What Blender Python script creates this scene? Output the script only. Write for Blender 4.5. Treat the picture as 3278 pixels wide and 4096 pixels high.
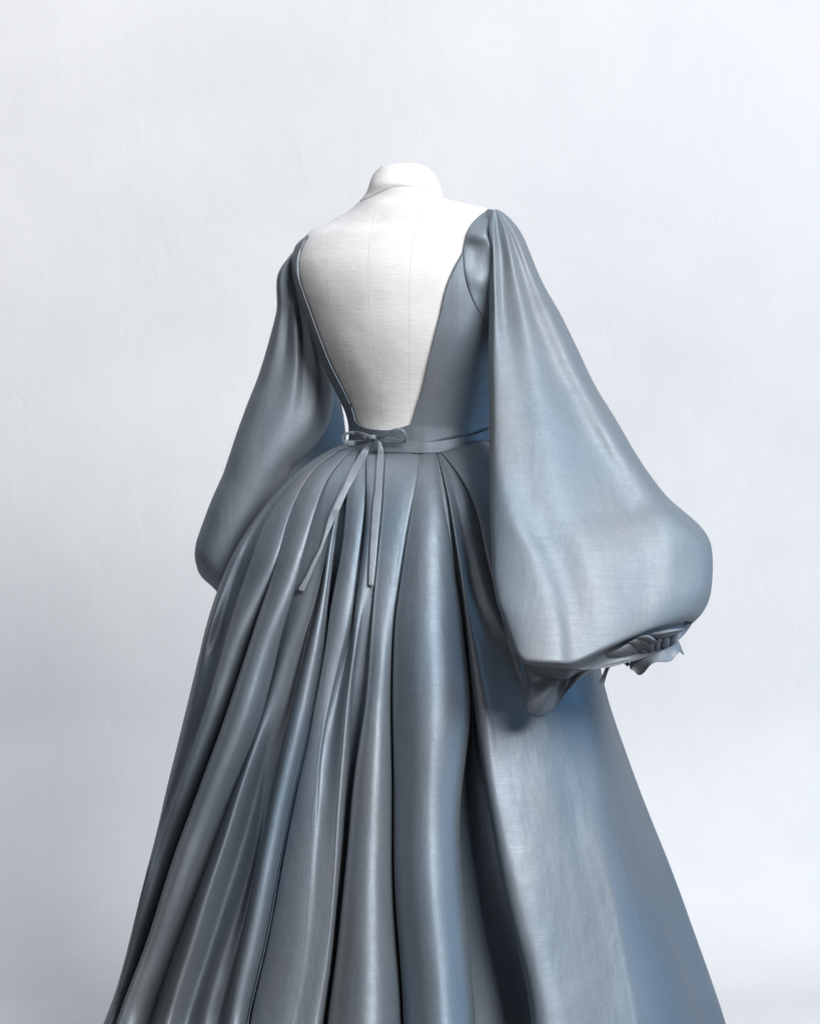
import bpy, math, random
import numpy as np
from mathutils import Vector, noise
from mathutils.bvhtree import BVHTree

random.seed(4)
for o in list(bpy.data.objects):
    bpy.data.objects.remove(o)
S = bpy.context.scene
COL = S.collection

# ------------------------------------------------------------------ camera
CAM_D, CAM_Z, FPX = 4.5, 0.956, 11115.0      # metres, metres, focal length in photo pixels
cam = bpy.data.objects.new('camera', bpy.data.cameras.new('camera'))
COL.objects.link(cam)
cam.location = (0, -CAM_D, CAM_Z)
cam.rotation_euler = (math.pi / 2, 0, 0)
cam.data.sensor_fit = 'VERTICAL'
cam.data.sensor_height = 36
cam.data.lens = 36 * FPX / 4096
cam.data.clip_end = 60
S.camera = cam

# ------------------------------------------------------------------ world and lamps
W = bpy.data.worlds.new('World')
S.world = W
W.use_nodes = True
bg = W.node_tree.nodes['Background']
bg.inputs['Color'].default_value = (0.50, 0.70, 1.0, 1)
bg.inputs['Strength'].default_value = 0.03


def area(name, loc, aim, sx, sy, power, col=(1, 1, 1), spread=180):
    l = bpy.data.lights.new(name, 'AREA')
    l.shape = 'RECTANGLE'
    l.spread = math.radians(spread)
    l.size, l.size_y, l.energy, l.color = sx, sy, power, col
    o = bpy.data.objects.new(name, l)
    COL.objects.link(o)
    o.location = loc
    o.rotation_euler = (Vector(aim) - Vector(loc)).to_track_quat('-Z', 'Y').to_euler()
    return o


area('key_softbox', (2.2, -3.7, 3.4), (0.15, 0, 0.95), 2.2, 2.2, 440, (1.0, 0.986, 0.96))
area('overhead_softbox', (-0.3, -0.8, 4.2), (0, 0.0, 0.9), 2.4, 1.6, 22, (0.97, 0.985, 1.0))
area('blue_side_light', (3.4, 0.0, 1.2), (0.1, -0.1, 0.6), 1.4, 2.0, 34, (0.38, 0.68, 1.0))  # added lamp, no real opening: turns right-facing folds blue
area('left_fill', (-1.7, -4.3, 1.3), (-0.2, 0, 0.6), 1.8, 1.6, 27, (1.0, 0.97, 0.94))
area('backdrop_lamp', (-1.6, 0.7, 4.0), (-1.4, 1.6, 0.1), 1.6, .6, 27, (1.0, 0.985, 0.98), 140)
area('backdrop_lamp', (1.5, 0.75, 4.2), (1.0, 1.6, 0.3), 1.6, .6, 1.5, (1.0, 0.985, 0.98), 130)
S.view_settings.view_transform = 'Standard'
S.view_settings.look = 'None'
S.view_settings.exposure = 0.1
S.view_settings.gamma = 1.0


# ------------------------------------------------------------------ helpers
def unproj(u, v, y):
    """photo pixel + world depth -> world point (arrays welcome)"""
    k = (np.asarray(y, float) + CAM_D) / FPX
    return np.stack([(np.asarray(u, float) - 1639) * k, np.asarray(y, float) + 0 * k,
                     CAM_Z - (np.asarray(v, float) - 2048) * k], -1)


CR = {'R1': (1000, 600, .6957), 'R2': (1100, 1500, .5797), 'R3': (700, 1600, .5567), 'R4': (1850, 800, .6377),
      'R5': (1850, 1900, .6377), 'R6': (400, 2700, .7536), 'R7': (1500, 2700, .8406), 'R8': (2300, 2400, .3478),
      'S1': (800, 1700, .3478), 'S2': (1300, 1700, .4058), 'S3': (700, 2400, .4058), 'S4': (1300, 2400, .4638),
      'S5': (400, 3200, .5217), 'S6': (1200, 3200, .5217), 'S7': (1900, 3000, .6377), 'S8': (1350, 1650, .2029),
      'N': (0, 0, 1.0)}


def T(*a):
    """T('S1', x,y, x,y, ..., 'S3', x,y ...) -> (n,2) array of measured points"""
    out = []
    i = 0
    c = CR['N']
    while i < len(a):
        if isinstance(a[i], str):
            c = CR[a[i]]
            i += 1
        else:
            out.append((c[0] + c[2] * a[i], c[1] + c[2] * a[i + 1]))
            i += 2
    return np.array(out, float)


def pchip(x, y, q):
    x = np.asarray(x, float)
    y = np.asarray(y, float)
    q = np.asarray(q, float)
    if len(x) == 1:
        return np.full(q.shape, y[0])
    h = np.diff(x)
    dl = np.diff(y) / h
    m = np.zeros_like(y)
    m[0], m[-1] = dl[0], dl[-1]
    for i in range(1, len(x) - 1):
        if dl[i - 1] * dl[i] > 0:
            w1, w2 = 2 * h[i] + h[i - 1], h[i] + 2 * h[i - 1]
            m[i] = (w1 + w2) / (w1 / dl[i - 1] + w2 / dl[i])
    i = np.clip(np.searchsorted(x, q) - 1, 0, len(h) - 1)
    s = (q - x[i]) / h[i]
    r = ((1 + 2 * s) * (1 - s) ** 2 * y[i] + s * (1 - s) ** 2 * h[i] * m[i]
         + s * s * (3 - 2 * s) * y[i + 1] + s * s * (s - 1) * h[i] * m[i + 1])
    r = np.where(q < x[0], y[0] + (q - x[0]) * m[0], r)
    return np.where(q > x[-1], y[-1] + (q - x[-1]) * m[-1], r)


def smooth1(a, n):
    for _ in range(n):
        b = a.copy()
        b[1:-1] = .25 * a[:-2] + .5 * a[1:-1] + .25 * a[2:]
        a = b
    return a


def mesh_obj(name, verts, faces, mat, parent=None, smooth=True):
    me = bpy.data.meshes.new(name)
    me.from_pydata([tuple(map(float, p)) for p in verts], [], faces)
    me.materials.append(mat)
    if smooth:
        me.polygons.foreach_set('use_smooth', [True] * len(me.polygons))
    me.update()
    o = bpy.data.objects.new(name, me)
    COL.objects.link(o)
    o.parent = parent
    return o


def grid_faces(r, c, wrap=False, off=0):
    f = []
    for i in range(r - 1):
        for j in range(c if wrap else c - 1):
            k = (j + 1) % c
            f.append((off + i * c + j, off + i * c + k, off + (i + 1) * c + k, off + (i + 1) * c + j))
    return f


def grid_obj(name, P, mat, parent=None, wrap=False):
    r, c = P.shape[:2]
    return mesh_obj(name, P.reshape(-1, 3), grid_faces(r, c, wrap), mat, parent)


def spline_across(P, n, wrap=False):
    """P: (rows, K, 3); chord-length Catmull-Rom across K, n samples per span"""
    R, K, _ = P.shape
    if wrap:
        P = np.concatenate([P[:, -1:], P, P[:, :2]], 1)
    else:
        P = np.concatenate([2 * P[:, :1] - P[:, 1:2], P, 2 * P[:, -1:] - P[:, -2:-1]], 1)
    out = []
    spans = K if wrap else K - 1
    d = np.sqrt(np.linalg.norm(np.diff(P, axis=1), axis=2)) ** 1.15 + 1e-4
    for k in range(spans):
        p0, p1, p2, p3 = (P[:, k + i] for i in range(4))
        d0, d1, d2 = (d[:, k + i][:, None] for i in range(3))
        m1 = ((p1 - p0) / d0 - (p2 - p0) / (d0 + d1) + (p2 - p1) / d1) * d1
        m2 = ((p2 - p1) / d1 - (p3 - p1) / (d1 + d2) + (p3 - p2) / d2) * d1
        for s in np.arange(n) / n:
            out.append((1 + 2 * s) * (1 - s) ** 2 * p1 + s * (1 - s) ** 2 * m1 + s * s * (3 - 2 * s) * p2 + s * s * (s - 1) * m2)
    if not wrap:
        out.append(P[:, -2])
    return np.stack(out, 1)


def line_uv(pts, t, v1=None):
    """measured line -> u(t), v(t); rows spread over its own height"""
    pts = np.asarray(pts, float)
    u, v = pts[:, 0], pts[:, 1].copy()
    for i in range(1, len(v)):
        v[i] = max(v[i], v[i - 1] + 1.0)
    vv = v[0] + t * ((v[-1] if v1 is None else v1) - v[0])
    return pchip(v, u, vv), vv


def crumple(P, amp, scale, seed, stretch=(1, 1, 1), lean=0.0):
    """small real wrinkles: move points along -Y / normal by smooth noise"""
    flat = P.reshape(-1, 3)
    off = np.empty(len(flat))
    sx, sy, sz = stretch
    cl, sl = math.cos(lean), math.sin(lean)
    for i, p0 in enumerate(flat):
        p = (p0[0] * cl + p0[2] * sl, p0[1], p0[0] * sl - p0[2] * cl)
        off[i] = noise.noise((p[0] * scale * sx + seed, p[1] * scale * sy, p[2] * scale * sz)) \
            + .5 * noise.noise((p[0] * scale * 2.1 * sx, p[1] * scale * 2.1 * sy + seed, p[2] * scale * 2.1 * sz))
    dr = np.gradient(P, axis=0)
    dc = np.gradient(P, axis=1)
    nrm = np.cross(dr, dc)
    nrm /= np.linalg.norm(nrm, axis=2, keepdims=True) + 1e-12
    return P + nrm * (off.reshape(P.shape[:2]) * amp)[..., None]


def bvh_of(objs):
    vs, fs = [], []
    for o in objs:
        n = len(vs)
        vs += [v.co.copy() for v in o.data.vertices]
        fs += [tuple(n + i for i in p.vertices) for p in o.data.polygons]
    return BVHTree.FromPolygons(vs, fs)


CAMV = Vector((0, -CAM_D, CAM_Z))


def hit(bvh, u, v, lift=0.0, default=-0.05):
    d = Vector(((u - 1639) / FPX, 1, (2048 - v) / FPX))
    h = bvh.ray_cast(CAMV, d.normalized())
    y = h[0].y if h[0] is not None else default
    return y - lift


def tube(name, pts, rad, mat, parent, n=6):
    pts = np.asarray(pts, float)
    tg = np.gradient(pts, axis=0)
    tg /= np.linalg.norm(tg, axis=1, keepdims=True) + 1e-12
    up = np.array([0, 1.0, 0.05])
    a = np.cross(tg, up)
    a /= np.linalg.norm(a, axis=1, keepdims=True) + 1e-9
    b = np.cross(tg, a)
    ang = np.arange(n) / n * 2 * math.pi
    P = pts[:, None] + rad * (np.cos(ang)[None, :, None] * a[:, None] + np.sin(ang)[None, :, None] * b[:, None])
    return grid_obj(name, P, mat, parent, wrap=True)


# ------------------------------------------------------------------ materials
def new_mat(name):
    m = bpy.data.materials.new(name)
    m.use_nodes = True
    nt = m.node_tree
    return m, nt, nt.nodes['Principled BSDF']


def N(nt, typ, **kw):
    n = nt.nodes.new(typ)
    for k, v in kw.items():
        if k in n.inputs.keys() if isinstance(k, str) else False:
            n.inputs[k].default_value = v
        else:
            setattr(n, k, v)
    return n


def silk_material(name, face, graze, metallic=.5, rough=.38, lean=0.0):
    """changeable silk: warm grey seen square on, blue across the ribs"""
    m, nt, bs = new_mat(name)
    tc = N(nt, 'ShaderNodeTexCoord')
    mp = N(nt, 'ShaderNodeMapping')
    mp.inputs['Scale'].default_value = (1, 1, .3)
    nt.links.new(tc.outputs['Object'], mp.inputs['Vector'])
    n1 = N(nt, 'ShaderNodeTexNoise')
    n1.inputs['Scale'].default_value = 7
    n1.inputs['Detail'].default_value = 3
    nt.links.new(mp.outputs['Vector'], n1.inputs['Vector'])
    lw = N(nt, 'ShaderNodeLayerWeight')
    lw.inputs['Blend'].default_value = .5
    ma = N(nt, 'ShaderNodeMath', operation='MULTIPLY_ADD')
    nt.links.new(n1.outputs['Fac'], ma.inputs[0])
    ma.inputs[1].default_value = 1.1
    ma.inputs[2].default_value = -.52
    ad = N(nt, 'ShaderNodeMath', operation='ADD', use_clamp=True)
    ad.inputs[0].default_value = .45
    nt.links.new(ma.outputs['Value'], ad.inputs[1])
    mix = N(nt, 'ShaderNodeMixRGB')
    mix.inputs['Color1'].default_value = face
    mix.inputs['Color2'].default_value = graze
    nt.links.new(ad.outputs['Value'], mix.inputs['Fac'])
    # fine thread speckle
    n3 = N(nt, 'ShaderNodeTexNoise')
    n3.inputs['Scale'].default_value = 700
    n3.inputs['Detail'].default_value = 2
    nt.links.new(tc.outputs['Object'], n3.inputs['Vector'])
    hs = N(nt, 'ShaderNodeMixRGB', blend_type='OVERLAY')
    hs.inputs['Fac'].default_value = .34
    nt.links.new(mix.outputs['Color'], hs.inputs['Color1'])
    nt.links.new(n3.outputs['Fac'], hs.inputs['Color2'])
    nt.links.new(hs.outputs['Color'], bs.inputs['Base Color'])
    bs.inputs['Metallic'].default_value = metallic
    bs.inputs['Roughness'].default_value = rough
    # weft slubs: faint streaks across the cloth
    mw = N(nt, 'ShaderNodeMapping')
    mw.inputs['Scale'].default_value = (22, 22, 420)
    nt.links.new(tc.outputs['Object'], mw.inputs['Vector'])
    n4 = N(nt, 'ShaderNodeTexNoise')
    n4.inputs['Scale'].default_value = 1.0
    n4.inputs['Detail'].default_value = 3
    nt.links.new(mw.outputs['Vector'], n4.inputs['Vector'])
    mr = N(nt, 'ShaderNodeMapRange')
    mr.inputs['From Min'].default_value = .3
    mr.inputs['From Max'].default_value = .7
    mr.inputs['To Min'].default_value = rough - .02
    mr.inputs['To Max'].default_value = rough + .04
    nt.links.new(n4.outputs['Fac'], mr.inputs['Value'])
    nt.links.new(mr.outputs['Result'], bs.inputs['Roughness'])
    # relief: papery handling creases, then slubs, then threads
    n2 = N(nt, 'ShaderNodeTexNoise')
    n2.inputs['Scale'].default_value = 5
    n2.inputs['Detail'].default_value = 2
    nt.links.new(tc.outputs['Object'], n2.inputs['Vector'])
    mv = N(nt, 'ShaderNodeMixRGB')
    mv.inputs['Fac'].default_value = .12
    nt.links.new(tc.outputs['Object'], mv.inputs['Color1'])
    nt.links.new(n2.outputs['Color'], mv.inputs['Color2'])
    vo = N(nt, 'ShaderNodeTexVoronoi')
    vo.inputs['Scale'].default_value = 13
    vo.inputs['Detail'].default_value = 1.5
    nt.links.new(mv.outputs['Color'], vo.inputs['Vector'])
    b1 = N(nt, 'ShaderNodeBump')
    b1.inputs['Strength'].default_value = .055
    b1.inputs['Distance'].default_value = .012
    nt.links.new(vo.outputs['Distance'], b1.inputs['Height'])
    ml = N(nt, 'ShaderNodeMapping')
    ml.inputs['Rotation'].default_value = (0, lean, 0)
    ml.inputs['Scale'].default_value = (15, 15, 1.6)
    nt.links.new(tc.outputs['Object'], ml.inputs['Vector'])
    n5 = N(nt, 'ShaderNodeTexNoise')
    n5.inputs['Scale'].default_value = 1.0
    n5.inputs['Detail'].default_value = 4
    n5.inputs['Distortion'].default_value = .3
    nt.links.new(ml.outputs['Vector'], n5.inputs['Vector'])
    bl = N(nt, 'ShaderNodeBump')
    bl.inputs['Strength'].default_value = .14
    bl.inputs['Distance'].default_value = .022
    nt.links.new(n5.outputs['Fac'], bl.inputs['Height'])
    nt.links.new(b1.outputs['Normal'], bl.inputs['Normal'])
    b2 = N(nt, 'ShaderNodeBump')
    b2.inputs['Strength'].default_value = .045
    b2.inputs['Distance'].default_value = .0006
    nt.links.new(n4.outputs['Fac'], b2.inputs['Height'])
    nt.links.new(bl.outputs['Normal'], b2.inputs['Normal'])
    b3 = N(nt, 'ShaderNodeBump')
    b3.inputs['Strength'].default_value = .08
    b3.inputs['Distance'].default_value = .0006
    nt.links.new(n3.outputs['Fac'], b3.inputs['Height'])
    nt.links.new(b2.outputs['Normal'], b3.inputs['Normal'])
    nt.links.new(b3.outputs['Normal'], bs.inputs['Normal'])
    return m


SILK = silk_material('shot_silk', (.178, .178, .186, 1), (.092, .150, .212, 1), .54, .54)
SILK_PALE = silk_material('shot_silk_pale_matte', (.190, .200, .215, 1), (.115, .172, .232, 1), .38, .59, .42)  # same silk as the skirt, copied paler and less glossy for the sleeves
RIBBON = silk_material('silk_ribbon', (.165, .18, .20, 1), (.125, .16, .205, 1), .25, .5)


def linen_material():
    m, nt, bs = new_mat('linen')
    tc = N(nt, 'ShaderNodeTexCoord')
    mp = N(nt, 'ShaderNodeMapping')
    mp.inputs['Scale'].default_value = (38, 38, 420)
    mp.inputs['Rotation'].default_value = (0, math.radians(2), 0)
    nt.links.new(tc.outputs['Object'], mp.inputs['Vector'])
    n1 = N(nt, 'ShaderNodeTexNoise')
    n1.inputs['Scale'].default_value = 1.0
    n1.inputs['Detail'].default_value = 4
    n1.inputs['Roughness'].default_value = .7
    nt.links.new(mp.outputs['Vector'], n1.inputs['Vector'])
    n2 = N(nt, 'ShaderNodeTexNoise')
    n2.inputs['Scale'].default_value = 14
    n2.inputs['Detail'].default_value = 5
    nt.links.new(tc.outputs['Object'], n2.inputs['Vector'])
    r = N(nt, 'ShaderNodeValToRGB')
    r.color_ramp.elements[0].position = .3
    r.color_ramp.elements[0].color = (.525, .535, .558, 1)
    r.color_ramp.elements[1].position = .62
    r.color_ramp.elements[1].color = (.59, .602, .62, 1)
    nt.links.new(n1.outputs['Fac'], r.inputs['Fac'])
    mx = N(nt, 'ShaderNodeMixRGB', blend_type='MULTIPLY')
    mx.inputs['Fac'].default_value = .35
    r2 = N(nt, 'ShaderNodeValToRGB')
    r2.color_ramp.elements[0].position = .35
    r2.color_ramp.elements[0].color = (.8, .78, .78, 1)
    r2.color_ramp.elements[1].position = .6
    nt.links.new(n2.outputs['Fac'], r2.inputs['Fac'])
    nt.links.new(r.outputs['Color'], mx.inputs['Color1'])
    nt.links.new(r2.outputs['Color'], mx.inputs['Color2'])
    nt.links.new(mx.outputs['Color'], bs.inputs['Base Color'])
    bs.inputs['Roughness'].default_value = .9
    bs.inputs['Specular IOR Level'].default_value = .2
    b = N(nt, 'ShaderNodeBump')
    b.inputs['Strength'].default_value = .35
    b.inputs['Distance'].default_value = .0012
    nt.links.new(n1.outputs['Fac'], b.inputs['Height'])
    b2 = N(nt, 'ShaderNodeBump')
    b2.inputs['Strength'].default_value = .2
    b2.inputs['Distance'].default_value = .006
    nt.links.new(n2.outputs['Fac'], b2.inputs['Height'])
    nt.links.new(b.outputs['Normal'], b2.inputs['Normal'])
    nt.links.new(b2.outputs['Normal'], bs.inputs['Normal'])
    return m


LINEN = linen_material()
THREAD, _nt, _b = new_mat('linen_thread')
_b.inputs['Base Color'].default_value = (.40, .40, .41, 1)
_b.inputs['Roughness'].default_value = .9
SILK_THREAD, _nt, _b = new_mat('silk_thread')
_b.inputs['Base Color'].default_value = (.12, .15, .19, 1)
_b.inputs['Roughness'].default_value = .6


def canvas_material():
    m, nt, bs = new_mat('painted_canvas')
    tc = N(nt, 'ShaderNodeTexCoord')
    n1 = N(nt, 'ShaderNodeTexNoise')
    n1.inputs['Scale'].default_value = 2.2
    n1.inputs['Detail'].default_value = 7
    n1.inputs['Roughness'].default_value = .6
    n1.inputs['Distortion'].default_value = .5
    nt.links.new(tc.outputs['Object'], n1.inputs['Vector'])
    r = N(nt, 'ShaderNodeValToRGB')
    r.color_ramp.elements[0].position = .3
    r.color_ramp.elements[0].color = (.50, .512, .542, 1)
    r.color_ramp.elements[1].position = .7
    r.color_ramp.elements[1].color = (.558, .569, .594, 1)
    nt.links.new(n1.outputs['Fac'], r.inputs['Fac'])
    nt.links.new(r.outputs['Color'], bs.inputs['Base Color'])
    bs.inputs['Roughness'].default_value = .85
    bs.inputs['Specular IOR Level'].default_value = .2
    mp = N(nt, 'ShaderNodeMapping')
    mp.inputs['Rotation'].default_value = (0, .5, 0)
    mp.inputs['Scale'].default_value = (6, 6, 2)
    nt.links.new(tc.outputs['Object'], mp.inputs['Vector'])
    n2 = N(nt, 'ShaderNodeTexNoise')
    n2.inputs['Scale'].default_value = 2.0
    n2.inputs['Detail'].default_value = 8
    n2.inputs['Roughness'].default_value = .6
    n2.inputs['Distortion'].default_value = 1.2
    nt.links.new(mp.outputs['Vector'], n2.inputs['Vector'])
    b = N(nt, 'ShaderNodeBump')
    b.inputs['Strength'].default_value = .12
    b.inputs['Distance'].default_value = .02
    nt.links.new(n2.outputs['Fac'], b.inputs['Height'])
    nt.links.new(b.outputs['Normal'], bs.inputs['Normal'])
    return m


# ------------------------------------------------------------------ backdrop (hung canvas sweeping on to the floor)
def build_backdrop():
    rows = []
    for z in np.linspace(4.6, .55, 60):
        rows.append((1.55, z))
    for a in np.linspace(0, math.pi / 2, 24)[1:]:
        rows.append((1.0 + .55 * math.cos(a), .55 - .55 * math.sin(a)))
    for y in np.linspace(1.0, .15, 12)[1:]:
        rows.append((y, 0.0))
    xs = np.linspace(-1.9, 1.9, 110)
    P = np.array([[(x, y, z) for x in xs] for y, z in rows])
    for i in range(P.shape[0]):
        for j in range(P.shape[1]):
            x, y, z = P[i, j]
            q = noise.noise((x * .9 + .5 * z, y * .7, z * .8)) * .012 + noise.noise((x * 2.5 - z, y * 2, z * 1.5 + 7)) * .004
            if y > .9:
                P[i, j, 1] -= q
    o = grid_obj('backdrop', P, canvas_material())
    o['kind'] = 'structure'
    return o


build_backdrop()


def build_floor():
    m, nt, bs = new_mat('floor_boards')
    tc = N(nt, 'ShaderNodeTexCoord')
    n1 = N(nt, 'ShaderNodeTexNoise')
    n1.inputs['Scale'].default_value = 3
    n1.inputs['Detail'].default_value = 6
    nt.links.new(tc.outputs['Object'], n1.inputs['Vector'])
    r = N(nt, 'ShaderNodeValToRGB')
    r.color_ramp.elements[0].color = (.10, .08, .07, 1)
    r.color_ramp.elements[1].color = (.17, .14, .125, 1)
    nt.links.new(n1.outputs['Fac'], r.inputs['Fac'])
    nt.links.new(r.outputs['Color'], bs.inputs['Base Color'])
    bs.inputs['Roughness'].default_value = .6
    o = mesh_obj('floor', [(-8, -8, -.006), (8, -8, -.006), (8, 3, -.006), (-8, 3, -.006)], [(0, 1, 2, 3)], m, None, False)
    o['kind'] = 'structure'


build_floor()


def root(name, loc, label, cat):
    o = bpy.data.objects.new(name, None)
    COL.objects.link(o)
    o.empty_display_size = .1
    o['label'] = label
    o['category'] = cat
    return o


FORM = root('dress_form', (0, 0, 0), 'white linen covered dress form with a short neck, wearing the blue gown', 'dress form')
DRESS = root('gown', (0, 0, 0), 'slate blue silk gown with balloon sleeves, open back and pleated floor length skirt', 'dress')

# ------------------------------------------------------------------ dress form torso
PHI = math.radians(27)
TL = T('R1', 692, 188, 676, 230, 646, 275, 590, 330, 500, 390, 440, 425, 380, 450, 330, 480, 275, 560, 255, 640, 262, 720, 280, 800, 325, 930, 375, 1080,
       430, 1230, 490, 1350, 545, 1460, 575, 1540, 585, 1600, 586, 1660, 560, 1760, 480, 1900)
TR = T('R1', 1082, 188, 1096, 230, 1110, 275, 1180, 295, 1290, 318, 1385, 345, 1440, 395, 1480, 480, 1500, 600, 1505, 720, 1500, 850, 1490, 1000, 1468, 1150,
       1435, 1300, 1400, 1450, 1378, 1560, 1368, 1600, 1368, 1660, 1385, 1760, 1450, 1900)
V0T, V1T = 731.0, 1922.0
_bv = [731, 791, 830, 880, 960, 1080, 1250, 1450, 1600, 1700, 1760, 1850, 1922]
_bb = [.88, .82, .62, .50, .45, .50, .58, .66, .72, .76, .77, .78, .78]     # depth / width
_yv = [731, 791, 850, 950, 1100, 1300, 1500, 1720, 1922]
_yy = [.034, .034, .028, .012, .000, .000, .010, .012, .005]


_vg = np.arange(700, 1960, 4.0)
_bg = smooth1(pchip(_bv, _bb, _vg), 420)
_yg = smooth1(pchip(_yv, _yy, _vg), 420)


def torso_ring(v):
    # the back is rounder above the shoulder line, so silhouettes are read at v
    uL = pchip(TL[:, 1], TL[:, 0], v)
    uR = pchip(TR[:, 1], TR[:, 0], v)
    y = np.interp(v, _vg, _yg)
    k = CAM_D / FPX
    xc, hw = ((uL + uR) / 2 - 1639) * k, (uR - uL) / 2 * k
    r = np.interp(v, _vg, _bg)
    a = hw / np.sqrt(math.cos(PHI) ** 2 + (r * math.sin(PHI)) ** 2)
    return xc, y, a, a * r


def torso_pt(th, v, off=0.0):
    """th: angle round the body; 0 = wearer's right side, -90 deg = centre back"""
    xc, yc, a, b = torso_ring(v)
    lx, ly = (a + off) * np.cos(th), (b + off) * np.sin(th)
    # slightly flatter back
    x = xc + lx * math.cos(PHI) + ly * math.sin(PHI)
    y = yc - lx * math.sin(PHI) + ly * math.cos(PHI)
    k = 1 + y / CAM_D                     # measured at the picture plane of the body's own depth
    z = CAM_Z - (v - 2048) * CAM_D / FPX * k
    return np.stack([x * k, y, z + 0 * x], -1)


THS = np.linspace(-math.pi, math.pi, 721)[:-1]


def theta_at(u, v, off=0.0):
    """angle on the near side of the torso whose picture column is u"""
    p = torso_pt(THS, np.full(THS.shape, float(v)), off)
    uu = 1639 + p[:, 0] * FPX / (p[:, 1] + CAM_D)
    i0, i1 = int(np.argmin(uu)), int(np.argmax(uu))
    # near side: from left silhouette through -90deg to right silhouette
    seq = []
    i = i0
    while True:
        seq.append(i)
        if i == i1:
            break
        i = (i + 1) % len(THS)
    us = uu[seq]
    ths = np.unwrap(THS[seq])
    us2 = np.maximum.accumulate(us)
    return float(np.interp(u, us2, ths))


def build_form():
    vs = np.concatenate([np.linspace(V0T, 900, 26), np.linspace(900, V1T, 70)[1:]])
    th = np.linspace(0, 2 * math.pi, 121)[:-1]
    P = np.stack([torso_pt(th, np.full(th.shape, v)) for v in vs])
    P = crumple(P, .0006, 22, 3.0)
    torso = grid_obj('torso', P, LINEN, FORM, wrap=True)
    # neck: separate capped collar piece
    nl = T('R1', 722, 122, 702, 150, 688, 185, 676, 222, 662, 262, 640, 290)
    nr = T('R1', 1040, 118, 1068, 150, 1086, 185, 1100, 225, 1111, 272, 1114, 290)
    k = CAM_D / FPX
    rows = []
    t = np.linspace(0, 1, 22)
    ul, vl = line_uv(nl, t)
    ur, vr = line_uv(nr, t)
    ang = np.linspace(0, 2 * math.pi, 73)[:-1]
    for i in range(len(t)):
        xc, hw = ((ul[i] + ur[i]) / 2 - 1639) * k, (ur[i] - ul[i]) / 2 * k
        yc = .045 - .012 * t[i]
        z = CAM_Z - ((vl[i] + vr[i]) / 2 - 2048) * k
        tilt = (vr[i] - vl[i]) / 2 * k
        b = hw * .92
        # lower rim rises towards the viewer in the middle of the back (a stitched collar line)
        rise = .030 * max(0, t[i] - .2) ** 1.0 * np.clip(-np.sin(ang), 0, 1) ** 1.5
        r_ = np.stack([xc + hw * np.cos(ang), yc + b * np.sin(ang), z - tilt * np.cos(ang) + rise], -1)
        w = np.clip((t[i] - .3) / .7, 0, 1)
        w = w * w * (3 - 2 * w)
        for q in range(len(r_)):
            vq = 2048 - (r_[q, 2] - CAM_Z) * FPX / CAM_D
            x0, y0, a0, b0 = torso_ring(max(vq, V0T))
            dx, dy = r_[q, 0] - x0, r_[q, 1] - y0
            lx, ly = dx * math.cos(PHI) - dy * math.sin(PHI), dx * math.sin(PHI) + dy * math.cos(PHI)
            p = torso_pt(np.array([math.atan2(ly / b0, lx / a0)]), np.array([max(vq, V0T)]), .0010)[0].copy()
            p[0] /= 1 + p[1] / CAM_D
            r_[q, :2] = r_[q, :2] * (1 - w) + p[:2] * w
        kk = 1 + r_[:, 1] / CAM_D
        r_[:, 0] *= kk
        r_[:, 2] = CAM_Z + (r_[:, 2] - CAM_Z) * kk
        rows.append(r_)
    top = rows[0]
    c = top.mean(0)
    cap = []
    for s, h in ((.02, .0135), (.3, .013), (.55, .011), (.75, .008), (.9, .0045), (.97, .0018)):
        q = c + (top - c) * s
        q[:, 2] += h
        cap.append(q)
    P = np.stack(cap + rows)
    neck = grid_obj('neck', P, LINEN, FORM, wrap=True)
    bvh = bvh_of([torso, neck])
    seams = [T('R1', 470, 430, 450, 500, 440, 560, 440, 680, 450, 800, 465, 900, 480, 960, 510, 1080, 545, 1200, 580, 1350, 615, 1500, 625, 1560),
             T('R1', 725, 340, 708, 400, 690, 500, 684, 560, 680, 680, 681, 800, 686, 900, 697, 1000, 710, 1120, 726, 1220, 748, 1400, 766, 1570),
             T('R1', 1020, 296, 985, 350, 960, 400, 943, 480, 928, 600, 918, 720, 915, 840, 915, 1000, 914, 1250, 917, 1400, 921, 1560),
             T('R1', 1228, 335, 1205, 400, 1190, 480, 1175, 580, 1163, 690),
             T('R1', 757, 95, 753, 130, 750, 180), T('R1', 963, 95, 972, 150, 985, 212)]
    for s in seams:
        t = np.linspace(0, 1, 150)
        u, v = line_uv(s, t)
        y = smooth1(np.array([hit(bvh, a, b) for a, b in zip(u, v)]), 1)
        tube('seam', unproj(u, v, y + .0003), .00045, THREAD, FORM, 5)
    return torso, neck


TORSO, NECK = build_form()

# ------------------------------------------------------------------ bodice (open back) and waistband
WSEAM = T('R2', 480, 440, 560, 452, 700, 458, 900, 458, 1000, 460, 1100, 457, 1200, 444, 1300, 425, 1400, 395, 1475, 366)     # bodice / waistband seam
WBOT = T('R2', 465, 485, 540, 500, 600, 525, 780, 527, 1000, 531, 1116, 530, 1200, 512, 1300, 490, 1400, 462, 1475, 440)      # waistband / skirt seam


def seam_v(line, th):
    """v of a waist line for an angle (near side measured, far side eased)"""
    th = np.asarray(th, float)
    out = np.empty(th.shape)
    us = line[:, 0]
    for i, a in enumerate(th.flat):
        p = torso_pt(np.array([a]), np.array([1750.0]), .004).reshape(-1, 3)[0]
        u = 1639 + p[0] * FPX / (p[1] + CAM_D)
        near = p[1] < torso_pt(np.array([0, math.pi]), np.array([1750.0, 1750.0]))[:, 1].mean() + 0.03
        out.flat[i] = np.interp(float(u), us, line[:, 1])
    return out


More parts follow.
